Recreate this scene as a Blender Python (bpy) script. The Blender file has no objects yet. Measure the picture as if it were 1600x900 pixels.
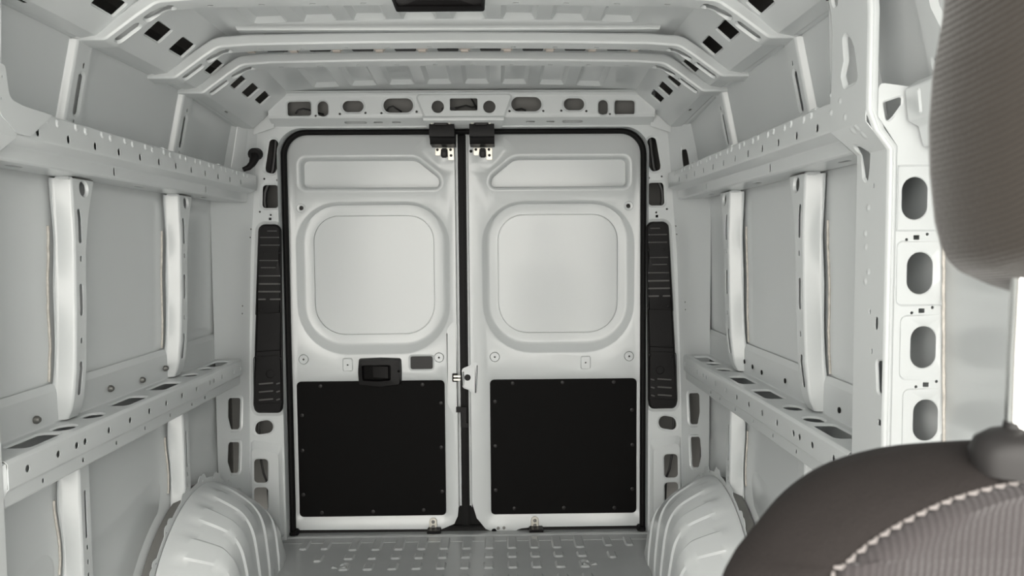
import bpy, bmesh, math, random
from mathutils import Vector, Matrix
from mathutils.geometry import delaunay_2d_cdt
random.seed(4)
scene = bpy.context.scene
COL = scene.collection

# ------------------------------------------------------------------ camera
# van coordinates: X to the right, Y towards the rear doors, Z up, load floor at Z = 0 (metres)
F = 1155.0
CAM = Vector((.1513, 0, 1.27))
_y, _p, _r = math.radians(.8966), math.radians(3.2595), math.radians(-.4295)
_ri = Vector((math.cos(_y), -math.sin(_y), 0))
FW = Vector((math.sin(_y)*math.cos(_p), math.cos(_y)*math.cos(_p), -math.sin(_p)))
_up = _ri.cross(FW)
RI = math.cos(_r)*_ri + math.sin(_r)*_up
UP = -math.sin(_r)*_ri + math.cos(_r)*_up
cd = bpy.data.cameras.new('camera'); cam = bpy.data.objects.new('camera', cd); COL.objects.link(cam)
cd.sensor_width = 36; cd.lens = F*36/1600; cd.clip_start = .02
cd.dof.use_dof = True; cd.dof.focus_distance = 2.6; cd.dof.aperture_fstop = 8.5
M = Matrix.Identity(4)
for i in range(3):
    M[i][0] = RI[i]; M[i][1] = UP[i]; M[i][2] = -FW[i]; M[i][3] = CAM[i]
cam.matrix_world = M
scene.camera = cam

# ------------------------------------------------------------------ light: overcast daylight that comes in through the cab
w = bpy.data.worlds.new('daylight'); scene.world = w; w.use_nodes = True
bg = w.node_tree.nodes['Background']; nt = w.node_tree
tc = nt.nodes.new('ShaderNodeTexCoord'); sx = nt.nodes.new('ShaderNodeSeparateXYZ'); rp = nt.nodes.new('ShaderNodeValToRGB')
mr = nt.nodes.new('ShaderNodeMapRange'); mr.inputs[1].default_value = -1; mr.inputs[2].default_value = 1
nt.links.new(tc.outputs['Generated'], sx.inputs[0]); nt.links.new(sx.outputs[2], mr.inputs[0]); nt.links.new(mr.outputs[0], rp.inputs[0])
e = rp.color_ramp.elements        # plain ground below, even overcast sky above
e[0].position = .47; e[0].color = (.62, .60, .56, 1); e[1].position = .53; e[1].color = (1.0, .968, .905, 1)
nt.links.new(rp.outputs[0], bg.inputs[0]); bg.inputs[1].default_value = 6.0
vs = scene.view_settings
vs.view_transform = 'Standard'; vs.look = 'None'; vs.gamma = 1; vs.use_curve_mapping = False
vs.exposure = 0.40

# ------------------------------------------------------------------ measuring helpers (photo pixel -> point on a known plane of the van)
def ray(px, py):
    return FW + RI*((px-800)/F) - UP*((py-450)/F)
def on_plane(px, py, p0, n):
    d = ray(px, py); n = Vector(n)
    return CAM + d*((Vector(p0)-CAM).dot(n)/d.dot(n))
def onY(px, py, Y): return on_plane(px, py, (0, Y, 0), (0, 1, 0))
def onX(px, py, X): return on_plane(px, py, (X, 0, 0), (1, 0, 0))
def onZ(px, py, Z): return on_plane(px, py, (0, 0, Z), (0, 0, 1))
def lxz(px, py, Y):           # left side of the van: distance from the centre line and height
    p = onY(px, py, Y); return (-p.x, p.z)
def lyz(px, py, X):           # left wall: depth and height
    p = onX(px, py, -X); return (p.y, p.z)

# ------------------------------------------------------------------ materials
def mat(name, col, rough=.5, metal=0, coat=0, noise=0, scale=40, bump=0, spec=.5, coat_rough=.08):
    m = bpy.data.materials.new(name); m.use_nodes = True
    nt = m.node_tree; b = nt.nodes['Principled BSDF']
    b.inputs['Base Color'].default_value = (*col, 1); b.inputs['Roughness'].default_value = rough
    b.inputs['Metallic'].default_value = metal; b.inputs['Specular IOR Level'].default_value = spec
    b.inputs['Coat Weight'].default_value = coat; b.inputs['Coat Roughness'].default_value = coat_rough
    if noise or bump:
        tc = nt.nodes.new('ShaderNodeTexCoord'); n = nt.nodes.new('ShaderNodeTexNoise')
        n.inputs['Scale'].default_value = scale; n.inputs['Detail'].default_value = 3
        nt.links.new(tc.outputs['Object'], n.inputs['Vector'])
        if noise:
            mx = nt.nodes.new('ShaderNodeMix'); mx.data_type = 'RGBA'
            mx.inputs[6].default_value = (*[c*(1-noise) for c in col], 1)
            mx.inputs[7].default_value = (*[min(1, c*(1+noise)) for c in col], 1)
            nt.links.new(n.outputs['Fac'], mx.inputs[0]); nt.links.new(mx.outputs[2], b.inputs['Base Color'])
        if bump:
            bp = nt.nodes.new('ShaderNodeBump'); bp.inputs['Strength'].default_value = bump
            bp.inputs['Distance'].default_value = .002
            nt.links.new(n.outputs['Fac'], bp.inputs['Height']); nt.links.new(bp.outputs[0], b.inputs['Normal'])
    return m
PAINT = mat('white_paint', (.525, .547, .552), .36, coat=.4, coat_rough=.13, noise=.012, scale=6)
SKIN = PAINT
FLOORP = mat('floor_paint', (.35, .363, .365), .4, coat=.3, noise=.10, scale=9)
CAVITY = mat('cavity_shade_grey', (.17, .168, .16), .7, noise=.05, scale=9)  # shade of the hollow spaces put into a dark grey; rivets share it
BLACK = mat('black_plastic', (.0045, .004, .0042), .5, bump=.15, scale=900, spec=.22)
BOARD = mat('black_hardboard', (.0022, .0019, .0019), .7, bump=.2, scale=600, spec=.12)
RUBBER = mat('black_rubber', (.0035, .0033, .0033), .6, spec=.2)
GREYP = mat('dark_grey_plastic', (.014, .013, .013), .45, spec=.3)
STEEL = mat('zinc_steel', (.60, .58, .52), .42, metal=1, noise=.05, scale=60)
CHROME = mat('chrome', (.9, .9, .88), .12, metal=1)
SEALANT = mat('tan_sealant', (.50, .475, .435), .8, noise=.45, scale=60)
WIRE = mat('cable_black', (.01, .01, .01), .5)
LENS = mat('lamp_lens', (.42, .45, .44), .35)

def fabric(name, col, freq, axis='X', depth=.5, tilt=0):
    m = bpy.data.materials.new(name); m.use_nodes = True; nt = m.node_tree; b = nt.nodes['Principled BSDF']
    tc = nt.nodes.new('ShaderNodeTexCoord'); wv = nt.nodes.new('ShaderNodeTexWave')
    wv.wave_type = 'BANDS'; wv.bands_direction = axis; wv.inputs['Scale'].default_value = freq
    wv.inputs['Distortion'].default_value = 1.2; wv.inputs['Detail'].default_value = 1; wv.inputs['Detail Scale'].default_value = .6
    nz = nt.nodes.new('ShaderNodeTexNoise'); nz.inputs['Scale'].default_value = 700
    mp = nt.nodes.new('ShaderNodeMapping'); mp.inputs['Rotation'].default_value = (0, math.radians(tilt), 0); mp.inputs['Scale'].default_value = (1, .05, 1)
    nt.links.new(tc.outputs['Object'], mp.inputs[0]); nt.links.new(mp.outputs[0], wv.inputs['Vector']); nt.links.new(tc.outputs['Object'], nz.inputs['Vector'])
    mx = nt.nodes.new('ShaderNodeMix'); mx.data_type = 'RGBA'
    mx.inputs[6].default_value = (*[c*.82 for c in col], 1); mx.inputs[7].default_value = (*[c*1.16 for c in col], 1)
    nt.links.new(wv.outputs['Fac'], mx.inputs[0]); nt.links.new(mx.outputs[2], b.inputs['Base Color'])
    b.inputs['Roughness'].default_value = .85; b.inputs['Sheen Weight'].default_value = .25
    b.inputs['Specular IOR Level'].default_value = .2
    bp = nt.nodes.new('ShaderNodeBump'); bp.inputs['Strength'].default_value = depth; bp.inputs['Distance'].default_value = .001
    ad = nt.nodes.new('ShaderNodeMath'); ad.operation = 'ADD'
    nt.links.new(wv.outputs['Fac'], ad.inputs[0]); nt.links.new(nz.outputs['Fac'], ad.inputs[1])
    nt.links.new(ad.outputs[0], bp.inputs['Height']); nt.links.new(bp.outputs[0], b.inputs['Normal'])
    return m
CLOTH = mat('seat_cloth', (.013, .0108, .0102), .9, noise=.2, scale=500, bump=.5, spec=.2)
RIBBED = fabric('seat_ribbed_cloth', (.032, .028, .029), 78, 'X', .6, -12)
HEADC = fabric('headrest_ribbed_cloth', (.0165, .0134, .0106), 100, 'Z', .5, 38)
THREAD = mat('grey_thread', (.17, .155, .15), .8)
STUD = mat('dull_stud', (.16, .16, .15), .5, metal=.6)

# ------------------------------------------------------------------ objects
def obj(name, verts, faces, m, parent=None, smooth=None, recalc=True):
    me = bpy.data.meshes.new(name)
    if recalc:
        bm = bmesh.new(); vv = [bm.verts.new(v) for v in verts]
        for f in faces:
            try: bm.faces.new([vv[i] for i in f])
            except ValueError: pass
        bmesh.ops.recalc_face_normals(bm, faces=bm.faces); bm.to_mesh(me); bm.free()
    else:
        me.from_pydata([tuple(v) for v in verts], [], faces)
    if smooth:
        for p in me.polygons: p.use_smooth = True
        me.set_sharp_from_angle(angle=math.radians(smooth))
    me.materials.append(m)
    o = bpy.data.objects.new(name, me); COL.objects.link(o)
    if parent is not None: o.parent = parent
    return o
def empty(name, loc=(0, 0, 0)):
    o = bpy.data.objects.new(name, None); COL.objects.link(o); o.empty_display_size = .05
    return o
def tag(o, label=None, cat=None, group=None, kind=None):
    if label: o['label'] = label
    if cat: o['category'] = cat
    if group: o['group'] = group
    if kind: o['kind'] = kind
    return o

# 2-D outlines
def rnd(pts, r, n=5, closed=True):
    out = []; N = len(pts)
    for i, p in enumerate(pts):
        if not closed and i in (0, N-1): out.append(tuple(p)); continue
        rr_ = r[i] if isinstance(r, (list, tuple)) else r
        p = Vector(p); a = Vector(pts[i-1])-p; b = Vector(pts[(i+1) % N])-p
        la, lb = a.length, b.length
        if rr_ <= 0 or la < 1e-9 or lb < 1e-9: out.append(tuple(p)); continue
        a /= la; b /= lb
        half = math.acos(max(-1, min(1, a.dot(b))))/2
        if half > 1.55: out.append(tuple(p)); continue
        d = min(rr_/math.tan(half), la*.499, lb*.499); rad = d*math.tan(half)
        c = p + (a+b).normalized()*(rad/math.sin(half))
        s = p + a*d - c; e = p + b*d - c
        ang = math.atan2(s.x*e.y-s.y*e.x, s.dot(e))
        for k in range(n+1):
            t = ang*k/n; out.append((c.x+s.x*math.cos(t)-s.y*math.sin(t), c.y+s.x*math.sin(t)+s.y*math.cos(t)))
    return out
def box2(x0, y0, x1, y1): return [(x0, y0), (x1, y0), (x1, y1), (x0, y1)]
def rr(cx, cy, w_, h_, r=None, n=4):
    r = min(w_, h_)/2*.999 if r is None else r
    return rnd(box2(cx-w_/2, cy-h_/2, cx+w_/2, cy+h_/2), r, n)
def circ(cx, cy, r, n=12): return [(cx+r*math.cos(2*math.pi*k/n), cy+r*math.sin(2*math.pi*k/n)) for k in range(n)]
def area(p): return sum(p[i-1][0]*p[i][1]-p[i][0]*p[i-1][1] for i in range(len(p)))/2
def off(pts, d):               # outward offset of a closed outline
    p = list(pts) if area(pts) > 0 else list(reversed(pts)); N = len(p); out = []
    for i in range(N):
        a = Vector(p[i])-Vector(p[i-1]); b = Vector(p[(i+1) % N])-Vector(p[i])
        if a.length < 1e-9 or b.length < 1e-9: continue
        a.normalize(); b.normalize()
        n1 = Vector((a.y, -a.x)); n2 = Vector((b.y, -b.x)); n = n1+n2
        if n.length < 1e-6: continue
        n.normalize(); k = d/max(.35, n.dot(n1)); out.append((p[i][0]+n.x*k, p[i][1]+n.y*k))
    return out
def inside(pt, poly):
    x, y = pt; r = False; j = len(poly)-1
    for i in range(len(poly)):
        xi, yi = poly[i]; xj, yj = poly[j]
        if (yi > y) != (yj > y) and x < (xj-xi)*(y-yi)/(yj-yi)+xi: r = not r
        j = i
    return r
def rim(pts, width, depth, hole=True):      # pressed rim round a hole: three loops
    return [(off(pts, width+.0008), 0, False), (off(pts, width), 0, False), (off(pts, width*.45), depth*.7, False), (pts, depth, hole)]
def hole(pts): return [(pts, 0, True)]
def dimple(pts, width, depth): return [(off(pts, width+.0008), 0, False), (off(pts, width), 0, False), (pts, depth, False)]

def sheet(outline, loops, frame, t=.0018, folds=()):
    """pressed metal sheet: outline, loops (outline, height, is_hole), frame(u, v, h) -> point"""
    V = []; H = []; Ed = []
    def add(pts, h, closed=True):
        b = len(V); n = len(pts)
        for p in pts: V.append(Vector((p[0], p[1]))); H.append(h)
        for i in range(n if closed else n-1): Ed.append((b+i, b+(i+1) % n))
    add(outline, 0)
    for pts, h, ho in loops: add(pts, h)
    for f in folds: add(f, 0, False)
    vo, eo, fo, ov, oe, of = delaunay_2d_cdt(V, Ed, [], 0, 1e-6)
    hs = [H[o[0]] if o else 0 for o in ov]
    holes = []
    for pts, h, ho in loops:
        if ho: holes.append((min(p[0] for p in pts), max(p[0] for p in pts), min(p[1] for p in pts), max(p[1] for p in pts), pts))
    tris = []
    for f in fo:
        if len(f) < 3: continue
        c = ((vo[f[0]].x+vo[f[1]].x+vo[f[2]].x)/3, (vo[f[0]].y+vo[f[1]].y+vo[f[2]].y)/3)
        if not inside(c, outline): continue
        if any(a <= c[0] <= b and d <= c[1] <= e and inside(c, q) for a, b, d, e, q in holes): continue
        tris.append(tuple(f))
    used = sorted({i for f in tris for i in f}); ix = {k: j for j, k in enumerate(used)}; n = len(used)
    verts = [frame(vo[k].x, vo[k].y, hs[k]) for k in used] + [frame(vo[k].x, vo[k].y, hs[k]-t) for k in used]
    faces = []; cnt = {}
    for f in tris:
        a, b, c = (ix[k] for k in f); faces.append((a, b, c)); faces.append((a+n, c+n, b+n))
        for e in ((a, b), (b, c), (c, a)):
            if (e[1], e[0]) in cnt: cnt[(e[1], e[0])] = None
            else: cnt[e] = 1
    for e, k in cnt.items():
        if k: faces.append((e[1], e[0], e[0]+n, e[1]+n))
    return verts, faces
def plate(name, outline, loops, frame, m, parent=None, t=.0018, folds=(), smooth=35):
    v, f = sheet(outline, loops, frame, t, folds)
    return obj(name, v, f, m, parent, smooth)

class Prof:            # open polyline with arc length, for folded sheets
    def __init__(s, pts, r=0, n=4):
        s.p = [Vector(q) for q in (rnd(pts, r, n, False) if r else pts)]
        s.s = [0]
        for a, b in zip(s.p, s.p[1:]): s.s.append(s.s[-1]+(b-a).length)
        s.L = s.s[-1]
    def at(s, q, h=0):
        i = 0
        while i < len(s.p)-2 and q > s.s[i+1]: i += 1
        d = s.s[i+1]-s.s[i]; t = (q-s.s[i])/d if d > 0 else 0
        a, b = s.p[i], s.p[i+1]; tg = (b-a).normalized()
        return a+(b-a)*t + Vector((-tg.y, tg.x))*h
    def near(s, pt):       # arc length of the closest point
        pt = Vector(pt); best = (1e9, 0)
        for i in range(len(s.p)-1):
            a, b = s.p[i], s.p[i+1]; d = b-a
            t = max(0, min(1, (pt-a).dot(d)/max(1e-12, d.dot(d)))); e = (a+d*t-pt).length
            if e < best[0]: best = (e, s.s[i]+d.length*t)
        return best[1]
def folded(name, prof, y0, y1, loops, S, m, parent=None, t=.0018, nh=1, mapper=None):
    """sheet folded along the van's length; (u, v) = (Y, arc length)"""
    fo = [[(y0, q), (y1, q)] for q in prof.s[1:-1]]
    def fr(u, v, h):
        p = prof.at(v, h*nh); return (S*p.x, u, p.y)
    return plate(name, box2(y0, 0, y1, prof.L), loops, mapper or fr, m, parent, t, fo)

def loft(rings, closed_rings=True, caps=True):
    n = len(rings[0]); v = [p for r in rings for p in r]; f = []
    for k in range(len(rings)-1):
        for i in range(n if closed_rings else n-1):
            j = (i+1) % n; f.append((k*n+i, k*n+j, (k+1)*n+j, (k+1)*n+i))
    if caps: f.append(tuple(range(n))); f.append(tuple((len(rings)-1)*n+i for i in range(n)))
    return v, f
def tube_vf(path, r, n=10, closed=False, flat=None):
    P = [Vector(p) for p in path]; N = len(P); rings = []; prev = None
    for i in range(N):
        a = P[i-1] if (i or closed) else P[i]; b = P[(i+1) % N] if (i < N-1 or closed) else P[i]
        tg = (b-a).normalized()
        u = prev if prev is not None else (Vector((0, 1, 0)) if abs(tg.y) < .9 else Vector((1, 0, 0)))
        u = (u-tg*u.dot(tg)).normalized(); prev = u; v_ = tg.cross(u)
        ra = r[i] if isinstance(r, list) else r; rb = ra if flat is None else flat
        rings.append([tuple(P[i]+u*rb*math.cos(2*math.pi*k/n)+v_*ra*math.sin(2*math.pi*k/n)) for k in range(n)])
    if closed: rings.append(rings[0]); return loft(rings, caps=False)
    return loft(rings)
def tube(name, path, r, m, parent=None, n=10, closed=False, flat=None):
    v, f = tube_vf(path, r, n, closed, flat); return obj(name, v, f, m, parent, 40)
def bbox(name, x0, y0, z0, x1, y1, z1, m, parent=None, bev=.002):
    bm = bmesh.new()
    bmesh.ops.create_cube(bm, size=1)
    for v in bm.verts: v.co = Vector(((x0+x1)/2+v.co.x*(x1-x0), (y0+y1)/2+v.co.y*(y1-y0), (z0+z1)/2+v.co.z*(z1-z0)))
    if bev: bmesh.ops.bevel(bm, geom=bm.edges[:], offset=bev, segments=2, affect='EDGES')
    me = bpy.data.meshes.new(name); bm.to_mesh(me); bm.free()
    for p in me.polygons: p.use_smooth = True
    me.set_sharp_from_angle(angle=math.radians(35))
    me.materials.append(m); o = bpy.data.objects.new(name, me); COL.objects.link(o)
    if parent is not None: o.parent = parent
    return o
def slab(name, outline, frame, m, parent=None, h=.004, bev=.0015):    # flat plate with softened front edge
    v, f = loft([[frame(p[0], p[1], 0) for p in outline], [frame(p[0], p[1], h-bev) for p in outline],
                 [frame(p[0], p[1], h) for p in off(outline, -bev)]])
    return obj(name, v, f, m, parent, 40)
_discs = {}
def disc(name, loc, r, h, axis, m, parent, n=12, dome=.6):            # small screw or stud head along an axis
    key = (name, round(r, 5), h, axis, m.name)
    if key not in _discs:
        a = Vector(axis).normalized(); u = a.orthogonal().normalized(); w_ = a.cross(u)
        R = [(r, 0), (r, h*.5), (r*dome, h)]
        rings = [[tuple(a*z+u*q*math.cos(2*math.pi*k/n)+w_*q*math.sin(2*math.pi*k/n)) for k in range(n)] for q, z in R]
        v, f = loft(rings); o = obj(name, v, f, m, parent, 40); _discs[key] = o.data
    else:
        o = bpy.data.objects.new(name, _discs[key]); COL.objects.link(o); o.parent = parent
    o.location = loc
    return o
def join_vf(parts):
    V = []; Fc = []
    for v, f in parts:
        b = len(V); V += list(v); Fc += [tuple(i+b for i in q) for q in f]
    return V, Fc
SIDES = ((-1, 'left'), (1, 'right'))

# ================================================================== THE SHELL OF THE LOAD SPACE
YD = 3.26            # inner face of the rear doors
YP = 3.16            # face of the rear corner posts
# ---- floor with pressed ribs
fl = []
for k in range(-5, 6):
    x = k*.0955
    for a, b in ((3.035, 3.165), (2.945, 3.005), (2.845, 2.915), (2.62, 2.80), (2.3, 2.58), (1.9, 2.25), (1.45, 1.85)):
        fl += dimple(rr(x, (a+b)/2, .030, b-a-.014, .008, 2), .007, .006)
for x in (-.60, -.69, .60, .69):
    for a, b in ((3.05, 3.15), (2.93, 3.0)):
        if abs(x) > .65 and a < 3: continue
        fl += dimple(rr(x, (a+b)/2, .024, b-a-.012, .008, 2), .007, .006)
for sx in (-1, 1):
    fl += dimple(rr(sx*.50, 2.88, .05, .012, .004, 2), .006, .006)
floor = empty('floor'); tag(floor, 'grey painted ribbed steel load floor between the wheel arches', 'floor', kind='structure')
plate('floor_panel', box2(-1.03, .45, 1.03, 3.20), fl, lambda u, v, h: (u, v, h), FLOORP, floor, .003, smooth=15)
sp = Prof([(3.264, -.010), (3.205, -.006), (3.195, .006), (3.178, .006), (3.172, .0015), (3.12, .0015)], .004)
plate('sill_strip', box2(-.80, 0, .80, sp.L), [], lambda u, v, h: (u, sp.at(v, -h).x, sp.at(v, -h).y), FLOORP, floor, .002,
      [[(-.8, q), (.8, q)] for q in sp.s[1:-1]])

# ---- ceiling with pressed pockets
ceil = empty('ceiling'); tag(ceil, 'white roof panel with rows of pressed rectangular pockets above the roof bows', 'ceiling', kind='structure')
cl = []
for k in range(-5, 4):
    x = .0625+.1515*k
    if abs(x) > .63: continue
    for a, b in ((2.615, 3.045), (2.40, 2.50), (1.995, 2.312), (1.62, 1.90), (1.0, 1.5)):
        p = rr(x, (a+b)/2, .078, b-a-.03, .006, 2); cl += [(off(p, .015), 0, False), (p, -.016, False)]
def rdrop(y): return .042*max(0, (y-2.555)/.545)
def roofz(x): return 1.966-.018*(x/.7)**2
def cfr(u, v, h): return (u, v, roofz(u)-h-rdrop(v))
cl += [(box2(-.655, 2.318, .655, 2.36), 0, False), (box2(-.65, 2.322, .65, 2.356), .014, False)]
plate('roof_panel', box2(-.715, .3, .715, 3.14), cl, cfr, PAINT, ceil, .0015,
      [[(-.715, 2.555), (.715, 2.555)]], 30)
plate('outer_light_shield', box2(-1.08, -.15, 1.08, 3.36), [], lambda u, v, h: (u, v, 2.045-h), CAVITY, ceil)  # unseen roof shell, run forward over the cab so light enters only in front

# ---- sloping cant rails between roof and walls, with square cut-outs
CP = Prof([(.95, 1.806), (.925, 1.806), (.918, 1.811), (.910, 1.805), (.872, 1.812), (.715, 1.948), (.69, 1.966)], .005)
sq = [[(246, 33), (268, 47), (249, 68), (228, 53)], [(285, 58), (304, 71), (285, 90), (265, 78)], [(339, 93), (349, 101), (331, 118), (321, 111)],
      [(377, 118), (384, 124), (369, 140), (360, 134)], [(394, 130), (405, 138), (390, 153), (378, 146)], [(413, 143), (423, 150), (408, 164), (398, 157)],
      [(160, -10), (199, 3), (177, 26), (140, 8)]]
cn = Vector((-.145, 0, .15)).normalized(); cn = Vector((.145, 0, -.15)).normalized()
for S, side in SIDES:
    tr = empty('trim_1' if S < 0 else 'trim_2')
    tag(tr, f'sloping white cant rail with square cut-outs above the {side} wall', 'roof rail', kind='structure')
    lp = []
    for q in sq:
        pts = []
        for (px, py) in q:
            dz = 0
            for _ in range(4): p = on_plane(px, py, (-.872, 0, 1.812-dz), (.136, 0, -.157)); dz = rdrop(p.y)
            p.z += dz; pts.append((p.y, CP.near((-p.x, p.z))))
        y0 = min(p[0] for p in pts); y1 = max(p[0] for p in pts); q0 = min(p[1] for p in pts); q1 = max(p[1] for p in pts)
        cy, cq = (y0+y1)/2, (q0+q1)/2
        w_ = ((Vector(pts[1])-Vector(pts[0])).length+(Vector(pts[2])-Vector(pts[3])).length)/2
        h_ = ((Vector(pts[2])-Vector(pts[1])).length+(Vector(pts[3])-Vector(pts[0])).length)/2
        lp += rim(rr(cy, cq, min(w_, .12), min(h_, .10), .004, 2), .004, -.004)
    for yy in (1.66, 2.86): lp += hole(rr(yy, CP.near((.885, 1.810)), .028, .008))
    def cpf(u, v, h, S=S):
        p = CP.at(v, h); return (S*p.x, u, p.y-rdrop(u))
    plate('cant_panel', box2(.5, 0, 3.13, CP.L), lp, cpf, PAINT, tr, .0018, [[(.5, q), (3.13, q)] for q in CP.s[1:-1]]+[[(2.555, 0), (2.555, CP.L)]])

# ---- side walls
WP = Prof([(1.012, -.02), (1.012, .70), (1.015, .90), (1.0, 1.45), (.985, 1.56), (.930, 1.812)], .05)
ARC = (2.66, -.05)     # wheel centre in (Y, z)
for S, side in SIDES:
    wl = empty('wall_'+side); tag(wl, f'flat grey-white outer skin panels of the {side} side wall', 'wall', kind='structure')
    lp = []
    for a, b in ((1.62, 1.86), (2.02, 2.52), (2.66, 2.96)):
        for z0, z1 in ((.935, 1.425),):
            p = rnd(box2(a, WP.near((1, z0)), b, WP.near((.99, z1))), .03, 4); lp += [(off(p, .006), 0, False), (p, -.0035, False)]
    # pressed lip of the wheel housing in the skin
    arc = [(ARC[0]-(.50)*math.cos(t), ARC[1]+.50*math.sin(t)+.0) for t in [math.radians(14+i*8) for i in range(15)]]
    lp += [(arc+[], 0, False)]
    arc2 = [(ARC[0]-(.49)*math.cos(t), ARC[1]+.49*math.sin(t)+.0) for t in [math.radians(16+i*8) for i in range(15)]]
    lp += [(arc2+[], .006, False)]
    def wfr(u, v, h, S=S):
        p = WP.at(v, h); return (S*p.x, u, p.y)
    folded('skin_panel', WP, .6, 3.10, lp, S, SKIN, wl, mapper=wfr)
    plate('outer_light_shield', box2(-.15, -.6, 3.36, 2.05), [], lambda u, v, h, S=S: (S*(1.075-h), u, v), CAVITY, wl)  # unseen side shell, closed past the cab doors to block side light
    # lower swage pressed into the skin below the shelf
    for a, b in ((1.62, 1.88), (2.0, 2.50)):
        pts = rnd([(a, .06), (b-.12*(a > 1.9), .06), (b-.05*(a > 1.9), .36), (b, .50), (a, .42)], .04, 4)
        v, f = loft([[(S*1.012, y, z) for y, z in off(pts, .012)], [(S*1.0085, y, z) for y, z in pts]])
        obj('swage', v, f, SKIN, wl, 35)

# ---- rear frame: corner posts + header round the doors
wb = empty('wall_back'); tag(wb, 'white pressed steel rear door frame with corner posts and holed header', 'door frame', kind='structure')
def outer(z): return .945-.0 if z < .3 else .945-.035*(z-.3)/.94 if z < 1.24 else .91-.045*(z-1.24)/.56
def pillar_holes(S):
    L = []
    def P(l): return [(S*lxz(a, b, YP)[0], lxz(a, b, YP)[1]) for a, b in l]
    L += rim(rnd(P([(421, 216), (434, 219), (433, 262), (428, 272), (415, 269), (414, 262)]), .018), .010, -.006)
    L += rim(rnd(P([(410, 289), (434, 289), (434, 325), (409, 325)]), .014), .009, -.006)
    for a, b in ((413, 279.5), (433, 281.5), (406, 331), (439, 331), (423, 336)): L += hole(circ(*P([(a, b)])[0], .0045, 8))
    x, z = P([(422, 342)])[0]; L += hole(rr(x, z, .011, .011, .001, 1))
    # recess that takes the vent
    v = rnd(P([(404, 351), (440, 351), (443, 630), (441, 645), (399, 645), (396, 632)]), [.03, .03, .02, .03, .03, .02])
    L += [(off(v, .014), 0, False), (off(v, .004), -.010, False)]
    L += rim(rnd(P([(400, 660), (425, 655), (427, 676), (396, 681)]), .028), .008, -.005)
    lo = [(S*.795, .015), (S*.795, .425), (S*.93, .445), (S*.938, .015)]; li = [(S*.806, .02), (S*.806, .392), (S*.918, .418), (S*.927, .02)]
    L += [(rnd(lo, .012, 3), 0, False), (rnd(li, .02, 4), .026, False)]
    for y0, y1 in ((715, 752), (759, 795)):
        q = rnd(P([(399.5, y0), (421, y0), (421, y1), (399.5, y1)]), .016, 4)
        L += [(off(q, .006), .026, False), (q, .021, True)]
    return L
opening = rnd([(-.787, -.036), (.787, -.036), (.787, 1.772), (-.787, 1.772)], [.01, .01, .105, .105], 8)
zs = [0, .3, .58, .9, 1.24, 1.55, 1.80]
out = [(outer(z), z) for z in zs]; out = [(-x, z) for x, z in out]+[(x, z) for x, z in reversed(out)]
out = [(-.945, -.06)]+out+[(.945, -.06)]
ring = [(opening, 0, True)] + pillar_holes(-1) + pillar_holes(1)
ring = [(p, h, ho) for p, h, ho in ring]
plate('corner_post_frame', out, ring, lambda u, v, h: (u, YP-h, v), PAINT, wb, .002)
# raised bead round the opening and return to the rubber seal
bead = [(x, YP+.03, z) for x, z in opening]
v, f = loft([[(x, YP+.002, z) for x, z in off(opening, .001)], [(x, YP+.012, z) for x, z in opening], [(x, YP+.085, z) for x, z in off(opening, .002)]], caps=False)
obj('opening_return', v, f, PAINT, wb, 40)
hp = Prof([(3.168, 1.775), (3.105, 1.803), (3.10, 1.814), (3.10, 1.902), (3.092, 1.914), (3.07, 1.918)], .006)
hl = []
def H2(px, py):      # header pixel -> (x, arc length)
    p = onY(px, py, 3.10); return (p.x, hp.near((3.10, p.z)))
def hbox(x0, y0, x1, y1, r=None, wd=.008):
    a = H2(x0, y1); b = H2(x1, y0); w_, h_ = b[0]-a[0], b[1]-a[1]
    return rim(rr((a[0]+b[0])/2, (a[1]+b[1])/2, w_, h_, r, 6), wd, -.005)
for q in ((535, 157, 567.5, 175), (599, 154, 645, 176), (799, 152, 846, 174), (881, 153, 913, 172)): hl += hbox(*q)
for q in ((496, 157, 512, 183), (935, 155, 950, 180)): hl += hbox(*q, None, .005)
for q in ((449, 157, 485, 181), (960.5, 155, 992, 179)): hl += hbox(*q, .012, .005)
for q in ((674.5, 157.5, 693.5, 176.5), (755, 157.5, 774, 176.5)): hl += hbox(*q, None, .001)
hl += hbox(703, 153.5, 746, 173, .006, .001)
for a, b in ((531, 178), (571, 176.5), (596, 177), (651, 175), (796, 174), (849, 173.5), (877, 173), (916, 173.5), (493, 181), (953, 178), (659, 154)):
    x, q = H2(a, b); hl += hole(circ(x, q, .005, 8))
for x0, x1 in ((537, 572), (583, 597), (612, 626), (879, 911), (854, 867), (822, 836)):
    xa = onY(x0, 192, 3.12).x; xb = onY(x1, 192, 3.12).x
    hl += hole(rr((xa+xb)/2, .036, xb-xa, .020 if xb-xa > .06 else .011))
plate('header', box2(-.80, 0, .80, hp.L), hl, lambda u, v, h: (u, hp.at(v, h).x, hp.at(v, h).y+(.006-.016*(u/.75)**2)*min(1, max(0, (v/hp.L-.35)/.6))), PAINT, wb, .0018,
      [[(-.80, q), (.80, q)] for q in hp.s[1:-1]])
# corner gussets beside the header
for S in (-1, 1):
    g = [(.80, 1.785), (.80, 1.935), (.73, 1.945), (.76, 1.945), (.872, 1.80), (.905, 1.785), (.90, 1.76)]
    g = [(.79, 1.772), (.785, 1.90), (.735, 1.912), (.745, 1.915), (.775, 1.885), (.90, 1.782), (.89, 1.74)]
    plate('header_gusset', [(S*x, z) for x, z in g], [], lambda u, v, h: (u, 3.12-h+(1.93-v)*.15, v), PAINT, wb, .002)
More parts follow.
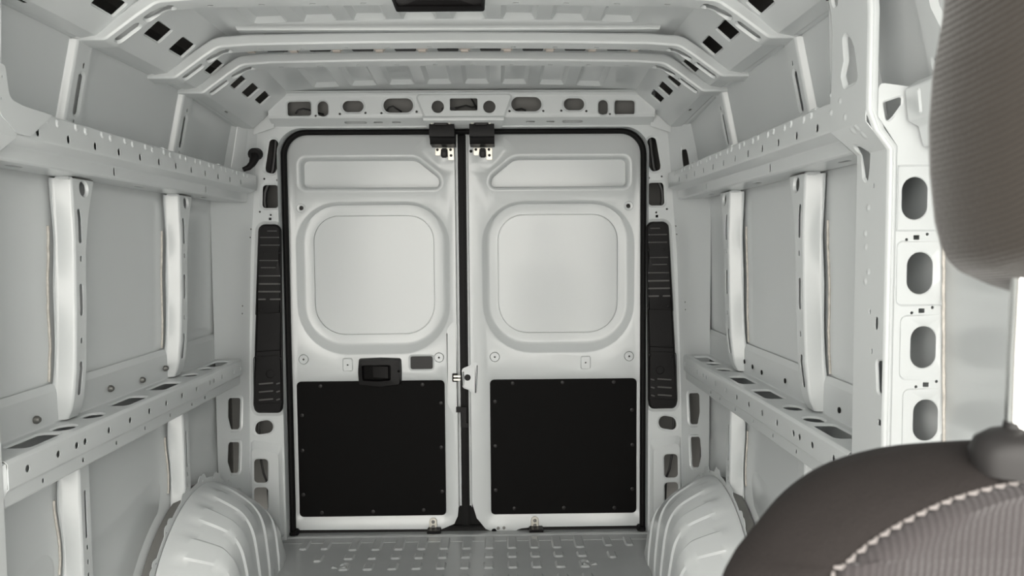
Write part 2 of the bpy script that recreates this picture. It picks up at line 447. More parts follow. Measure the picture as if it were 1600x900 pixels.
# raised centre plate of the header
cpl = [(onY(a, b, 3.09).x, onY(a, b, 3.09).z) for a, b in ((651, 149), (799, 148), (787, 180), (777, 186), (676, 186), (664, 181))]
cut = []
for q in ((674.5, 157.5, 693.5, 176.5), (755, 157.5, 774, 176.5)):
    a = onY(q[0], q[3], 3.09); b = onY(q[2], q[1], 3.09); cut.append(circ((a.x+b.x)/2, (a.z+b.z)/2, .026, 20))
a = onY(703, 173, 3.09); b = onY(746, 153.5, 3.09); cut.append(rnd(box2(a.x, a.z, b.x, b.z), .006))
o_ = rnd(cpl, .01)
plate('header_centre_plate', off(o_, .008), [(o_, .007, False)]+[(c, .007, True) for c in cut], lambda u, v, h: (u, 3.097-h, v), PAINT, wb, .0015)
lip = Prof([(3.094, 1.812), (3.084, 1.800), (3.084, 1.788), (3.12, 1.776), (3.16, 1.768)], .004)
plate('header_lip', [(-.17, 0), (.17, 0), (.155, lip.L), (-.155, lip.L)][::1], [], lambda u, v, h: (u+.005, lip.at(v, -h).x, lip.at(v, -h).y), PAINT, wb, .0015,
      [[(-.2, q), (.2, q)] for q in lip.s[1:-1]])
plate('outer_light_shield', box2(-1.08, -.1, 1.08, 2.05), [], lambda u, v, h: (u, 3.355+h, v), CAVITY, wb)  # unseen sheet behind the whole rear, added against daylight leaks
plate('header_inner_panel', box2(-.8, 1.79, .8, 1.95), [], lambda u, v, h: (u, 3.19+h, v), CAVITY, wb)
# slanting returns from the side skins to the corner posts
for S, side in SIDES:
    A = Vector((-1.0, 2.975, 0)); B = Vector((-.925, YP, 0)); d = (B-A); Ln = d.length; d.normalize(); nrm = Vector((d.y, -d.x, 0))
    def R2(px, py):
        p = on_plane(px, py, A, nrm); return ((p-A).dot(d), p.z)
    lp = []
    for q in ([(359, 622), (379, 622), (379, 671), (364, 671), (359, 652)], [(360, 691), (379, 691), (379, 739), (365, 739), (359, 722)], [(362, 767), (380, 767), (380, 790), (362, 790)]):
        p = rnd([R2(a, b) for a, b in q], .012, 3)
        lp += [(off(p, .012), 0, False), (off(p, .008), -.005, False), (p, -.005, True)]
    for a, b in ((383, 358), (383, 371), (376.5, 478), (376.5, 490)):
        lp += hole(circ(*R2(a, b), .004, 8))
    def rfr(u, v, h, S=S):
        x = A.x+(-outer(v)+.002-A.x)*u/Ln; y = A.y+(YP-A.y)*u/Ln
        return (-S*(x+nrm.x*h*-1*-1), y+nrm.y*h, v)
    rt = plate('corner_return', box2(0, .0, Ln, 1.575), lp, rfr, PAINT, wb, .0018, [[(0, .735), (Ln, .735)], [(0, 1.24), (Ln, 1.24)]])
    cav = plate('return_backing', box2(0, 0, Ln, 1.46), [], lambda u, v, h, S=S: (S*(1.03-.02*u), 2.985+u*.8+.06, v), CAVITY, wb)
    # upper return above the upper rail
    def ufr(u, v, h, S=S):
        x0 = WP.at(WP.near((.95, v))).x; x = x0+(outer(v)-.002-x0)*u; return (S*(x-h*.5), 3.06+(YP-3.06)*u-h*.5, v)
    ul = [(off(box2(.25, 1.62, .62, 1.75), .03), 0, False), (box2(.25, 1.62, .62, 1.75), .004, False)]
    if S > 0: ul = rim(rr(.45, 1.625, .22, .085, .04), .02, -.004)
    plate('upper_corner_return', box2(0, 1.56, 1, 1.785), ul, ufr, PAINT, wb)

# ================================================================== RAILS
LP_ = Prof([(1.008, .700), (.914, .716), (.906, .722), (.906, .752), (.896, .760), (.896, .815), (.903, .822), (1.002, .822), (1.002, .905), (1.006, .925)], .004)
UPR = Prof([(.985, 1.456), (.905, 1.459), (.900, 1.464), (.900, 1.495), (.860, 1.508), (.860, 1.570), (.884, 1.577), (.975, 1.580)], .004)
fh = [(108, 468), (228, 414), (300, 380), (333, 366), (426, 323), (509, 285), (584, 249), (650, 218), (712, 190), (769, 164), (821, 141), (836, 131), (868, 119), (912, 98), (938, 83)]
lh = [(168, 503), (325, 426), (455, 361), (567, 305), (665, 257), (750, 215), (800, 190), (802, 182)]
for S, side in SIDES:
    r = empty('shelf_rail'); tag(r, f'white steel shelf rail with oblong slots running along the {side} wall below the mid panels', 'rail', 'pressed side rails')
    lp = []; qz = LP_.near((.95, .822))
    for y in (1.735, 2.179, 2.411, 2.866): lp += rim(rr(y, qz, .135, .054, .012, 4), .005, -.004)
    for y in (1.856, 1.990, 2.616, 2.748): lp += rim(rr(y, qz, .062, .046), .005, -.004)
    for a, b in fh:
        y, z = lyz(a/2.5, 540+b/2.5, .896); lp += hole(rr(y, LP_.near((.896, .787)), .016, .017, None, 3))
    for a, b in lh:
        y, z = lyz(a/2.5, 540+b/2.5, .906); lp += hole(rr(y, LP_.near((.906, .738)), .010, .012, None, 3))
    folded('rail_channel', LP_, 1.56, 2.985, lp, S, PAINT, r)
    # rounded end bracket towards the cab
    v, f = loft([[(S*p.x, y, p.y) for p in [LP_.at(LP_.L*k/20)+Vector(o2) for k in range(21)]] for y, o2 in
                 ((1.56, (0.0015, -.0015)), (1.553, (.004, -.004)), (1.545, (.010, -.010)))], closed_rings=False, caps=False)
    obj('end_bracket', v, f, PAINT, r, 50)
    studs = [(138, 290), (428, 168), (552, 134), (643, 89)] if S < 0 else [(1, .86)]
    if S < 0:
        for a, b in studs:
            y, z = lyz(a/2.5, 540+b/2.5, 1.0); disc('stud', (S*1.0, y, z), .010, .012, (-S, 0, 0), STUD, r)
    else:
        for px, py in ((1163, 565), (1175.5, 573), (1190, 582), (1226.5, 595), (1311, 641)):
            p = onX(px, py, 1.0); disc('stud_hole', (1.0005, p.y, p.z), .008, .002, (-1, 0, 0), BLACK, r)
    u_ = empty('upper_rail'); tag(u_, f'white stepped upper rail with small holes along the {side} wall, above the mid panels', 'rail', 'pressed side rails')
    lp = []
    for k in range(12):
        y = 1.654+.1155*k; lp += hole(rr(y, UPR.near((.860, 1.527)), .013, .019, None, 3))
        if k < 12: lp += dimple(rr(y+.035, UPR.near((.860, 1.561)), .012, .012, None, 3), .004, .003); lp += dimple(rr(y+.075, UPR.near((.860, 1.558)), .010, .012, None, 3), .004, .003)
    for y in (2.05, 2.68): lp += hole(rr(y, UPR.near((.900, 1.480)), .010, .022, None, 3))
    for y in (1.70, 2.28, 2.78): lp += hole(rr(y, UPR.near((.945, 1.457)), .05, .014))
    folded('rail_channel', UPR, 1.57, 3.11, lp, S, PAINT, u_)
    tb = rnd([(1.575, 1.512), (1.62, 1.512), (1.70, 1.571), (1.60, 1.573), (1.556, 1.580), (1.546, 1.645), (1.516, 1.648), (1.514, 1.56), (1.53, 1.54)], [0, 0, 0, .02, .02, .008, .008, .01, .01])
    if S < 0:
        plate('end_tab', tb, hole(circ(1.527, 1.62, .003, 8))+hole(circ(1.536, 1.62, .003, 8))+hole(circ(1.530, 1.575, .003, 8)), lambda u, v, h, S=S: (S*(.854-h), u, v), PAINT, u_, .002)
    for y in (1.66, 2.26, 2.70):
        bbox('weld_tab', min(S*.857, S*.872), y, 1.566, max(S*.857, S*.872), y+.03, 1.574, PAINT, u_, .003)

# ================================================================== WALL PILLARS
def hat(name, S, y0, zs_, xin, width, depth, loops, parent, m=PAINT, far=True, outline=None, foot=0):
    """pressed hat section standing on the wall: slotted inner face with flanks; y0 = cab-side edge"""
    z0, z1 = zs_
    o2 = outline or box2(y0, z0, y0+width, z1)
    fz = [z0+(z1-z0)*k/8 for k in range(1, 8)]
    plate(name, o2, loops, lambda u, v, h: (S*(xin(v)-h), u, v), m, parent, .0016, [[(min(p[0] for p in o2)-.01, z), (max(p[0] for p in o2)+.01, z)] for z in fz] if False else [])
def strip(pa, pb, t=.0016):
    """ribbon between two polylines with thickness"""
    n = len(pa); v = list(pa)+list(pb); f = [(i, i+1, n+i+1, n+i) for i in range(n-1)]
    return v, f
def pillar(S, y0, z0, z1, xi, wid, dep, loops, root, flare=0, flange=.016, xo=None, wav=0):
    n = 24; Z = [z0+(z1-z0)*k/n for k in range(n+1)]
    def fl_(z): return flare*max(0, (z-(z1-.20))/.20)**1.6 if flare else 0
    xo = xo or (lambda z: xi(z)+dep)
    # inner face
    left = [(y0, z) for z in Z]; right = [(y0+wid+fl_(z), z) for z in reversed(Z)]
    plate('slotted_face', left+right, loops, lambda u, v, h: (S*(xi(v)-h), u, v), PAINT, root, .0016,
          [[(y0, z), (y0+wid+fl_(z), z)] for z in Z[2:-2:3]] if flare else [], 40)
    # cab-side flank: rounded edge, wide flat, foot flange on the skin
    r = .006
    rings = []
    for z in Z:
        a = xi(z); b = min(xo(z)-.0005, a+.046); wv = wav*math.sin(z*23)*.5
        rings.append([(S*a, y0, z), (S*(a+.0015), y0-.004, z), (S*(a+.006), y0-.007, z), (S*(b-.006), y0-.010-wv*.5, z), (S*(b-.002), y0-.012-wv, z),
                      (S*b, y0-.014-wv, z), (S*b, y0-.014-flange*.6-wv, z)])
    v, f = loft(rings, closed_rings=False, caps=False); fl1 = obj('flank', v, f, PAINT, root, 45)
    rings = []
    for z in Z:
        a = xi(z); b = xo(z)-.0005; q = y0+wid+fl_(z)
        rings.append([(S*a, q, z), (S*(a+.006), q+.006, z), (S*b, q+.012, z), (S*b, q+.024, z)])
    v, f = loft(rings, closed_rings=False, caps=False); obj('flank', v, f, PAINT, root, 45)
def skinx(z): return WP.at(WP.near((1.0, z))).x
def xmid(z):
    T = [(.82, .985), (.86, .966), (.95, .955), (1.1, .948), (1.3, .943), (1.46, .946)]
    for (a, b), (c, d_) in zip(T, T[1:]):
        if z <= c: return b+(d_-b)*max(0, (z-a))/(c-a)
    return T[-1][1]
PN = {1.93: 'nearer the camera', 2.565: 'farther from the camera, next to the rear corner'}
for S, side in SIDES:
    for y0 in (1.93, 2.565):
        which = PN[y0]
        p = empty('slotted_pillar'); tag(p, f'slotted white steel pillar with flared notched top on the {side} mid wall, {which}', 'pillar', 'mid wall pillars')
        lp = []
        c = y0+.022
        for a, b in ((1.285, 1.375), (1.095, 1.180), (.885, .975)): lp += [(rr(c, (a+b)/2, .015, b-a, None, 3), -.001, True)]
        for z in (1.245, 1.03): lp += hole(rr(c, z, .009, .016, None, 3))
        lp += [(off(rnd([(y0+.032, 1.447), (y0+.032, 1.41), (y0+.068, 1.41), (y0+.068, 1.447)], .017, 5), .004), 0, False), (rnd([(y0+.032, 1.447), (y0+.032, 1.41), (y0+.068, 1.41), (y0+.068, 1.447)], .017, 5), -.006, True)]
        pillar(S, y0, .826, 1.452, xmid, .044, .045, lp, p, .055, .014, skinx, .006)
        # hemmed sealing bead along the cab-side foot
        pts = []
        for k in range(30):
            z = .93+.40*k/29; pts.append((S*(skinx(z)-.003), y0-.024-.006*.5*math.sin(z*23)+random.uniform(-.0015, .0015), z))
        tube('sealant_bead', pts, .0032, SEALANT, p, 6)
        # bright clip on top
        bbox('top_clip', min(S*.948, S*.985), y0-.012, 1.448, max(S*.948, S*.985), y0+.006, 1.4565, PAINT, p, .002)
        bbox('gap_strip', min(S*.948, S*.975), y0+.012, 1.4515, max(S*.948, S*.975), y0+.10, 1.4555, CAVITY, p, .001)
        # lower piece under the shelf rail
        q = empty('lower_pillar'); tag(q, f'slotted white lower pillar under the {side} shelf rail, {which}', 'pillar', 'lower wall pillars')
        lp = []
        for a, b in ((.50, .63), (.17, .31)): lp += [(rr(c-.002, (a+b)/2, .010, b-a, None, 3), -.001, True)]
        for z in (.475, .435, .40): lp += hole(rr(c-.002, z, .008, .014, None, 3))
        pillar(S, y0, .02, .735, lambda z: .957, .040, .043, lp, q, 0, .012, skinx, .016)
        tube('sealant_bead', [(S*(skinx(z)-.003), y0-.024-.008*math.sin(z*23)+random.uniform(-.001, .001), z) for z in [.42+.20*k/16 for k in range(17)]], .003, SEALANT, q, 6)
        # upper piece between upper rail and roof
        u_ = empty('upper_pillar'); tag(u_, f'thin white upper wall pillar with one long slot on the {side} wall above the upper rail, {which}', 'pillar', 'upper wall pillars')
        lp = rim(rr(y0+.036, 1.672, .018, .105, None, 5), .007, -.004)
        lp += hole(rr(y0+.036, 1.745, .008, .014, None, 3))+hole(rr(y0+.032, 1.60, .008, .014, None, 3))
        pillar(S, y0, 1.565, 1.802, lambda z: skinx(z)-.022, .062, .022, lp, u_, 0, .010, skinx)

# ================================================================== ROOF BOWS
bow_path = [(-.935, 1.800), (-.848, 1.800), (-.765, 1.860), (-.715, 1.893), (-.62, 1.900), (-.3, 1.905), (0, 1.907)]
bow_path += [(-x, z) for x, z in reversed(bow_path[:-1])]
BP = Prof(rnd(bow_path, [0, .03, 0, .06, .2, 0, 0, 0, .2, .06, 0, .03, 0], 6, False))
QP = Prof([(.031, .004), (.006, -.003), (0, .0), (-.005, .050), (.012, .062), (.033, .056), (.034, .006)], .003)    # (up, back) section
which = ['nearest the camera', 'middle of the three', 'farthest from the camera, before the header']
for i, (y, dz) in enumerate(((1.93, 0), (2.335, -.006), (2.55, -.008))):
    b = empty('roof_bow'); tag(b, f'white pressed roof bow spanning the ceiling, {which[i]}', 'roof bow', 'roof bows')
    lp = []; qc = QP.near((-.0025, .026))
    for s in (-1, 1):
        for (x, z, ln) in ((.728, 1.888, .085), (.808, 1.830, .075)):
            lp += rim(rr(BP.near((s*x, z)), qc+.006, ln, .022, None, 5), .005, -.006)
    for k in range(-9, 10):
        if k % 2: lp += hole(rr(BP.near((k*.066, 1.905)), qc+.010, .016, .006, .001, 1))
    def bfr(u, v, h, y=y, dz=dz):
        q = QP.at(v); p = BP.at(u, q.x); qn = QP.at(v, h)-q
        p2 = BP.at(u, q.x+qn.x); return (p2.x, y+q.y+qn.y, p2.y+dz)
    fo = [[(0, q), (BP.L, q)] for q in QP.s[1:-1]] + [[(q, 0), (q, QP.L)] for q in BP.s[1:-1]]
    plate('bow_channel', box2(0, 0, BP.L, QP.L), lp, bfr, PAINT, b, .0016, fo, 40)
    if i == 1:    # foam pads, and black blocks for the shade between them, behind the second bow
        for k in range(-5, 6):
            x = k*.137
            bbox('foam_pad', x+.025, y+.075, 1.902+dz, x+.06, y+.105, 1.925+dz, mat('pad_%d' % k, (.50, .45, .41), .8) if k == -5 else bpy.data.materials['pad_-5'], b, .006)
            bbox('pocket_fill', x-.045, y+.070, 1.906+dz, x+.022, y+.10, 1.93+dz, BLACK, b, .002)

# ================================================================== NEAR PILLARS (behind the cab, in front of the slim pillars)
def xnear(z): return .900 if z < 1.452 else .900-.043*min(1, (z-1.452)/.053)-.9*max(0, z-1.715)**1.7
for S, side in SIDES:
    p = empty('body_post'); tag(p, f'broad white box-section post with punched oval holes, nearest post on the {side} side', 'pillar', 'broad posts behind the cab')
    YN = 1.425
    # inner face (Y, z); the same pressing left and right, measured on the right-hand one
    def N2(px, py, X=.90):
        q = onX(px, py, X); return (q.y, q.z)
    lp = []
    lp += rim(rnd([N2(1369, 563), N2(1381, 565), N2(1382, 616), N2(1371, 614)], .008, 3), .004, -.003)
    lp += hole(rr(*N2(1369.5, 505), .012, .026, None, 3))+hole(rr(*N2(1374, 660), .012, .012, .001, 1))
    for q in ((1359, 487), (1362, 549), (1382, 548), (1365, 290), (1386, 365)): lp += hole(rr(*N2(*q), .006, .011, None, 2))
    for q in ((1353, 386), (1357, 425), (1352, 440), (1352, 365), (1357, 325)): lp += dimple(circ(*N2(*q), .005, 8), .003, .002)
    tri = rnd([N2(1345, 229, .9), N2(1350, 229, .9), N2(1358, 240, .9), N2(1357, 262, .9), N2(1354, 285, .9), N2(1349, 277, .9)], .004, 3)
    lp += rim(tri, .005, -.004)
    up = rnd([N2(1318, 53, .857), N2(1326, 62, .857), N2(1332, 78, .857), N2(1338, 125, .857), N2(1320, 134, .857), N2(1316, 118, .857), N2(1321, 95, .857)], .008, 4)
    if S > 0: lp += rim(up, .008, -.006)
    lp += rim(rr(*N2(1313, -2, .862), .02, .03, None, 4), .004, -.004)
    for q in ((1306, 150), (1322, 158), (1308, 176), (1330, 183), (1345, 200), (1337, 205), (1346, 212)): lp += dimple(circ(*N2(*q, .87), .005, 8), .003, .002)
    outl = [(YN+.004, .10), (1.548, .10), (1.548, 1.452), (1.575, 1.50), (1.583, 1.53), (1.583 if S > 0 else 1.56, 1.575), (1.578 if S > 0 else 1.535, 1.62), (1.578 if S > 0 else 1.535, 1.96), (YN+.004, 1.96)]
    outl = rnd(outl, [0, 0, .02, .02, .02, .01, .01, 0, 0], 3)
    fz = [[(YN, z), (1.64, z)] for z in (1.452, 1.505, 1.715, 1.75, 1.79, 1.83, 1.88)]
    plate('inner_face', outl, lp, lambda u, v, h, S=S: (S*(xnear(v)-h), u, v), PAINT, p, .002, fz)
    # far flank back to the skin
    v, f = loft([[(S*xnear(z), y, z), (S*(xnear(z)+.006), y+.005, z), (S*skinx(z), y+.012, z)] for z, y in
                 ((.1, 1.548), (.7, 1.548), (1.2, 1.548), (1.45, 1.548), (1.50, 1.575), (1.53, 1.583), (1.6, 1.583 if S > 0 else 1.535), (1.78, 1.58 if S > 0 else 1.535))], closed_rings=False, caps=False)
    obj('flank', v, f, PAINT, p, 40)
    # bright rolled front edge
    def edge(z):
        a = xnear(z); return [(S*a, YN+.004, z), (S*(a+.001), YN, z), (S*(a+.003), YN-.004, z), (S*(a+.007), YN-.005, z), (S*(a+.010), YN-.003, z), (S*(a+.013), YN-.006, z), (S*(a+.015), YN-.012, z)]
    v, f = loft([edge(.1+.0375*k) for k in range(50)], closed_rings=False, caps=False); obj('rolled_edge', v, f, PAINT, p, 50)
    # cab-facing panel with four ovals (X, z) at Y = YN
    YF = YN-.012
    def O2(px, py): q = onY(px, py, YF); return (q.x, q.z)
    lp = []
    for i, (x0, x1, y0, y1) in enumerate(((1411, 1453, 276, 343), (1419, 1461, 394, 460), (1424.5, 1466, 510, 576), (1428.5, 1469, 625, 690))):
        a = O2(x0, y1); b = O2(x1, y0); c = ((a[0]+b[0])/2, (a[1]+b[1])/2)
        sq_ = rnd(box2(c[0]-.046, c[1]-.060, c[0]+.050, c[1]+.060), .010, 3)
        lp += [(off(sq_, .004), 0, False), (sq_, -.004, False), (off(rr(c[0], c[1], b[0]-a[0], b[1]-a[1]), .002), -.004, False), (rr(c[0], c[1], b[0]-a[0], b[1]-a[1], None, 8), -.006, True)]
    lp += hole(circ(*O2(1410, 279.5), .004, 8)) if False else []
    for q in ((1432, 371), (1440, 485.5), (1446.5, 601)):
        x, z = O2(*q); lp += hole(rr(x, z, .012, .009, .001, 1)); lp += hole(circ(x-.019, z-.004, .0032, 8)); lp += hole(circ(x+.021, z+.006, .0032, 8))
    lp += hole(rr(*O2(1479, 674), .007, .011, None, 3))
    tri = rnd([O2(1381, 160), O2(1410, 150), O2(1409, 163), O2(1396, 181), O2(1386, 191)], .004, 3)
    fo_ = rnd([(.912, .12), (1.012, .12), (1.013, .9), (1.006, 1.2), (.995, 1.45), (.983, 1.56), (.873, 1.575), (.873, 1.512), (.912, 1.455)], [0, 0, 0, 0, .01, .01, .01, 0, 0], 3)
    lp += rim(tri, .003, -.003)
    sk = [(off(rnd([(.936, 1.38), (.975, 1.38), (.972, 1.455), (.95, 1.455)], .012), .006), 0, False), (rnd([(.936, 1.38), (.975, 1.38), (.972, 1.455), (.95, 1.455)], .012), -.005, False)]
    plate('oval_panel', fo_, lp, lambda u, v, h, S=S: (S*u, YF-h, v), PAINT, p, .002)
    # stepped face between the oval panel and the upper rail, cab side
    g = Prof([(.915, 1.455), (.930, 1.40)])
    # sealing bead where the panel meets the skin
    tube('sealant_bead', [(S*(skinx(z)-.003), YF-.006+random.uniform(-.001, .001), z) for z in [.75+.55*k/40 for k in range(41)]], .003, SEALANT, p, 6)
    # inner reinforcement seen through the ovals
    v, f = loft([[(S*.93, 1.545, z), (S*.955, 1.50, z), (S*.965, 1.50, z), (S*.985, 1.53, z)] for z in (.6, .9, 1.2, 1.44)], closed_rings=False, caps=False)
    obj('inner_reinforcement', v, f, PAINT, p, 30)
    # continuation of the upper rail towards the cab
    cr = empty('cab_side_rail'); tag(cr, f'short white upper rail section on the cab side of the broad {side} post', 'rail', 'pressed side rails')
    pr = Prof([(.985, 1.45), (.955, 1.452), (.945, 1.49), (.925, 1.50), (.918, 1.56), (.94, 1.575)], .006)
    folded('rail_channel', pr, 1.0, YF-.012, dimple(rr(1.36, pr.near((.92, 1.53)), .006, .04, None, 3), .004, .003), S, PAINT, cr)
    # pressed strip behind, on the skin above the rail
    us = empty('upper_pillar'); tag(us, f'narrow white upper wall strip with one square hole beside the broad {side} post', 'pillar', 'upper wall pillars')
    st = [(1.345, 1.565), (1.405, 1.565), (1.415, 1.79), (1.375, 1.79), (1.370, 1.70), (1.352, 1.66)]
    plate('strip', rnd(st, [0, 0, 0, 0, .02, .02]), rim(rr(1.385, 1.605, .016, .016, .001, 1), .005, -.003), lambda u, v, h, S=S: (S*(skinx(v)-.012-h), u, v), PAINT, us, .002)
    v, f = loft([[(S*(skinx(z)-.012), y, z), (S*(skinx(z)-.001), y-.012, z)] for y, z in ((1.345, 1.565), (1.352, 1.66), (1.370, 1.70), (1.375, 1.79))], closed_rings=False, caps=False)
    obj('strip_edge', v, f, PAINT, us, 40)

# ================================================================== REAR DOORS
for S, side in SIDES:
    dn = 'door_1' if S < 0 else 'door_2'
    D = empty(dn)
    tag(D, f'{side} white rear door, ' + ('with black pull handle and black lower board' if S < 0 else 'without a pull handle, with black lower board'), 'door', 'pair of rear doors', kind='structure')
    fr = lambda u, v, h, S=S: (S*u, YD-h, v)
    inn = .045 if S < 0 else .016
    def d2(px, py):                       # left-door pixel -> (distance from the centre line, height)
        return lxz(px, py, YD)
    def d2r(px, py):
        q = onY(px, py, YD); return (q.x, q.z)
    outl = [(inn, .095), (inn+.004, .06), (inn+.02, .025), (inn+.075, .002)] if S < 0 else [(inn, .12), (inn+.02, .05), (inn+.06, .0), (inn+.10, -.018), (inn+.17, -.018), (inn+.22, .0), (inn+.27, .006)]
    outl = outl + [(.785, .006), (.80, .02), (.80, 1.778), (inn, 1.778), (inn, 1.62), (inn-.006 if S < 0 else inn, 1.60), (inn-.006 if S < 0 else inn, .2)][:]
    if S < 0: outl[-2:] = [(inn, 1.60), (inn, .2)]
    lp = []
    # window-shaped recess at the top
    wn = rnd([(.713, 1.530), (.713, 1.651), (.215, 1.651), (.118, 1.572), (.111, 1.530)], [.022, .022, .06, .03, .02], 5)
    lp += [(off(wn, .030), 0, False), (off(wn, .022), .007, False), (off(wn, .012), .007, False), (off(wn, .003), -.002, False), (off(wn, .001), -.008, False), (off(wn, -.001), -.052, False)]
    # big square recess with its flange and seam
    iq = rnd([(.104, .843), (.712, .843), (.712, 1.446), (.104, 1.446)], [.17, .17, .15, .15], 9)
    oq = rnd([(.070, .793), (.745, .793), (.748, 1.47), (.068, 1.47)], [.22, .22, .19, .19], 9)
    mq = rnd([(.092, .826), (.724, .826), (.724, 1.455), (.092, 1.455)], [.19, .19, .165, .165], 9)
    lp += [(oq, 0, False), (off(oq, -.006), -.003, False), (mq, -.036, False), (off(iq, -.002), -.040, False)]
    sm = off(iq, -.036)
    lp += [(sm, -.040, False), (off(sm, -.0016), -.048, False), (off(sm, -.0036), -.048, False), (off(sm, -.0052), -.041, False)]
    # board recess
    bd = rnd(box2(.101, .066, .755, .676), .018, 4)
    lp += [(off(bd, .016), 0, False), (off(bd, .009), -.006, False)]
    # bolt pads
    for q in ((470, 325), (474.5, 561.5), (686, 558.5)):
        x, z = d2(*q); big = q[0] != 470
        rr_ = .020 if big else .018
        lp += [(circ(x, z, rr_+.003, 20), 0, False), (circ(x, z, rr_+.0015, 20), -.005, False), (circ(x, z, rr_-.001, 20), .004 if big else -.005, False), (circ(x, z, .0045 if big else .010, 10), .004 if big else -.007, True)]
    x, z = d2(543.5, 570)
    pd = rnd(box2(x-.019, z-.026, x+.019, z+.026), .006, 3); lp += [(off(pd, .004), 0, False), (pd, .005, False), (circ(x, z, .004, 8), .005, True)]
    if S < 0:
        a = d2(676, 577); b = d2(641, 557); hq = rnd(box2(a[0], a[1], b[0], b[1]), .009, 4); lp += rim(hq, .008, -.006)
    # corner pad under the top latch, near the centre line
    lp2 = rnd([(.052, 1.745), (.17, 1.745), (.165, 1.70), (.115, 1.635), (.052, 1.635)], [.004, .004, .02, .025, .015], 4)
    lp += [(off(lp2, .005), 0, False), (lp2, .004, False)]
    plate('inner_panel', outl, lp, fr, PAINT, D, .002, smooth=50)
    # skin and edge of the door
    plate('outer_skin', [(inn+.01, -.02), (.80, -.02), (.80, 1.79), (inn+.01, 1.79)], [], lambda u, v, h, S=S: (S*u, YD+.060+h, v), CAVITY, D)
    ef = [(inn, .095, 0), (inn, 1.778, 0)]
    v, f = loft([[(S*(inn), YD+.001, z), (S*(inn-.003), YD+.006, z), (S*(inn-.003), YD+.022, z), (S*(inn-.013), YD+.024, z), (S*(inn-.013), YD+.05, z)] for z in (.10, .5, 1.0, 1.5, 1.775)], closed_rings=False, caps=False)
    obj('edge_flange', v, f, PAINT, D, 30)
    # black lower board with screws
    bo = slab('lower_board', bd, lambda u, v, h, fr=fr: fr(u, v, h-.007), BOARD, D, .010, .002); bo['label'] = 'black hardboard panel on the lower half of the door'
    if S < 0: sc = [(500.5, 603.5), (660, 601), (689, 630), (689.5, 699), (691, 768), (662, 797), (583, 799.5), (503, 801), (474, 773), (472.5, 704), (472, 649)]
    else: sc = [(801, 599), (879, 597.5), (959, 597), (773.5, 627.5), (774, 697), (774.5, 766), (803.5, 794.5), (881, 793.5), (960, 793.5), (988, 764), (988, 695), (987.5, 640.5)]
    for q in sc:
        p = onY(*q, YD-.003); disc('screw', (p.x, YD-.003, p.z), .0085, .003, (0, -1, 0), GREYP, bo)
    # top latch: black bracket on a zinc plate
    cx = S*.088 if S < 0 else S*.079
    pl = empty('top_latch'); pl.parent = D; pl['label'] = 'black top latch on a small zinc plate'
    pf = rnd([(cx-.040, 1.698), (cx-.040, 1.665), (cx-.018, 1.665), (cx-.014, 1.685), (cx+.014, 1.685), (cx+.016, 1.645), (cx+.042, 1.645), (cx+.042, 1.698)], .004, 2)
    slab('latch_plate', pf, lambda u, v, h: (u, YD-.005-h, v), STEEL, pl, .003, .0008)
    v, f = loft([[(cx-.052, y, z), (cx+.052, y, z)] for y, z in ((3.115, 1.790), (3.108, 1.755), (3.112, 1.728), (3.135, 1.722), (3.14, 1.712), (3.15, 1.700), (3.25, 1.700), (3.25, 1.790))], closed_rings=False, caps=False)
    f += [tuple(range(0, 16, 2)), tuple(range(1, 16, 2))]
    obj('latch_cover', v, f, BLACK, pl, 30)
    v, f = loft([[(cx+a, 3.109, z) for a, z in ((-.038, 1.792), (-.026, 1.770), (.022, 1.770), (.034, 1.792))], [(cx+a, 3.102, z) for a, z in ((-.036, 1.792), (-.025, 1.773), (.021, 1.773), (.032, 1.792))]])
    obj('latch_tongue', v, f, GREYP, pl, 30)
    for a in (-.040, .034): disc('screw', (cx+a, 3.108, 1.782), .006, .004, (0, -1, 0), STEEL, pl)
    bbox('latch_pawl', cx-.014, 3.235, 1.655, cx+.014, 3.256, 1.695, BLACK, pl, .004)
    bbox('latch_spring', cx-.006, 3.228, 1.662, cx+.007, 3.24, 1.678, GREYP, pl, .002)
    for a, z in ((-.030, 1.690), (.029, 1.665), (.027, 1.690)): disc('rivet', (cx+a, YD-.008, z), .006, .003, (0, -1, 0), GREYP, pl)
    p = onY(701.5, 237, YD) if S < 0 else onY(736, 236.5, YD); disc('bolt_hole', (p.x, YD-.004, p.z), .007, .001, (0, -1, 0), BLACK, pl)
    # bottom stop: zinc strap on a black block
    px = 677 if S < 0 else 835.5; zt = 808 if S < 0 else 806
    p = onY(px, zt, YD); st = rnd([(p.x-.017, .012), (p.x+.017, .012), (p.x+.017, p.z), (p.x-.017, p.z)], [0, 0, .0165, .0165], 6)
    bs = empty('bottom_stop'); bs.parent = D; bs['label'] = 'zinc strap on a black block'
    slab('strap', st, lambda u, v, h: (u, YD-.006-h, v), STEEL, bs, .004, .001)
    bbox('stop_block', p.x-.030 + (.006 if S < 0 else .004), YD-.055, -.006, p.x+.036, YD-.004, .014, BLACK, bs, .003)
    for dz in (.018, .040): disc('rivet', (p.x, YD-.010, p.z-dz), .008, .003, (0, -1, 0), CAVITY, bs)
    if S < 0:
        # pull handle
        hd = empty('pull_handle'); hd.parent = D; hd['label'] = 'black plastic pull handle housing'
        ho = rnd([d2(*q) for q in ((561, 560), (595, 558.5), (627, 559.5), (628, 580), (627.5, 600), (594, 604), (561, 600.5), (559.5, 580))], [.01, .1, .01, .2, .012, .1, .012, .2], 4)
        hi = rnd([d2(*q) for q in ((569, 570), (611, 569.5), (611, 591), (594, 592.5), (570, 591.5))], .005, 3)
        plate('housing', ho, [(off(ho, -.006), .030, False), (off(hi, .004), .034, False), (hi, .012, True), ], lambda u, v, h: (-u, YD-.003-h, v), BLACK, hd, .003)
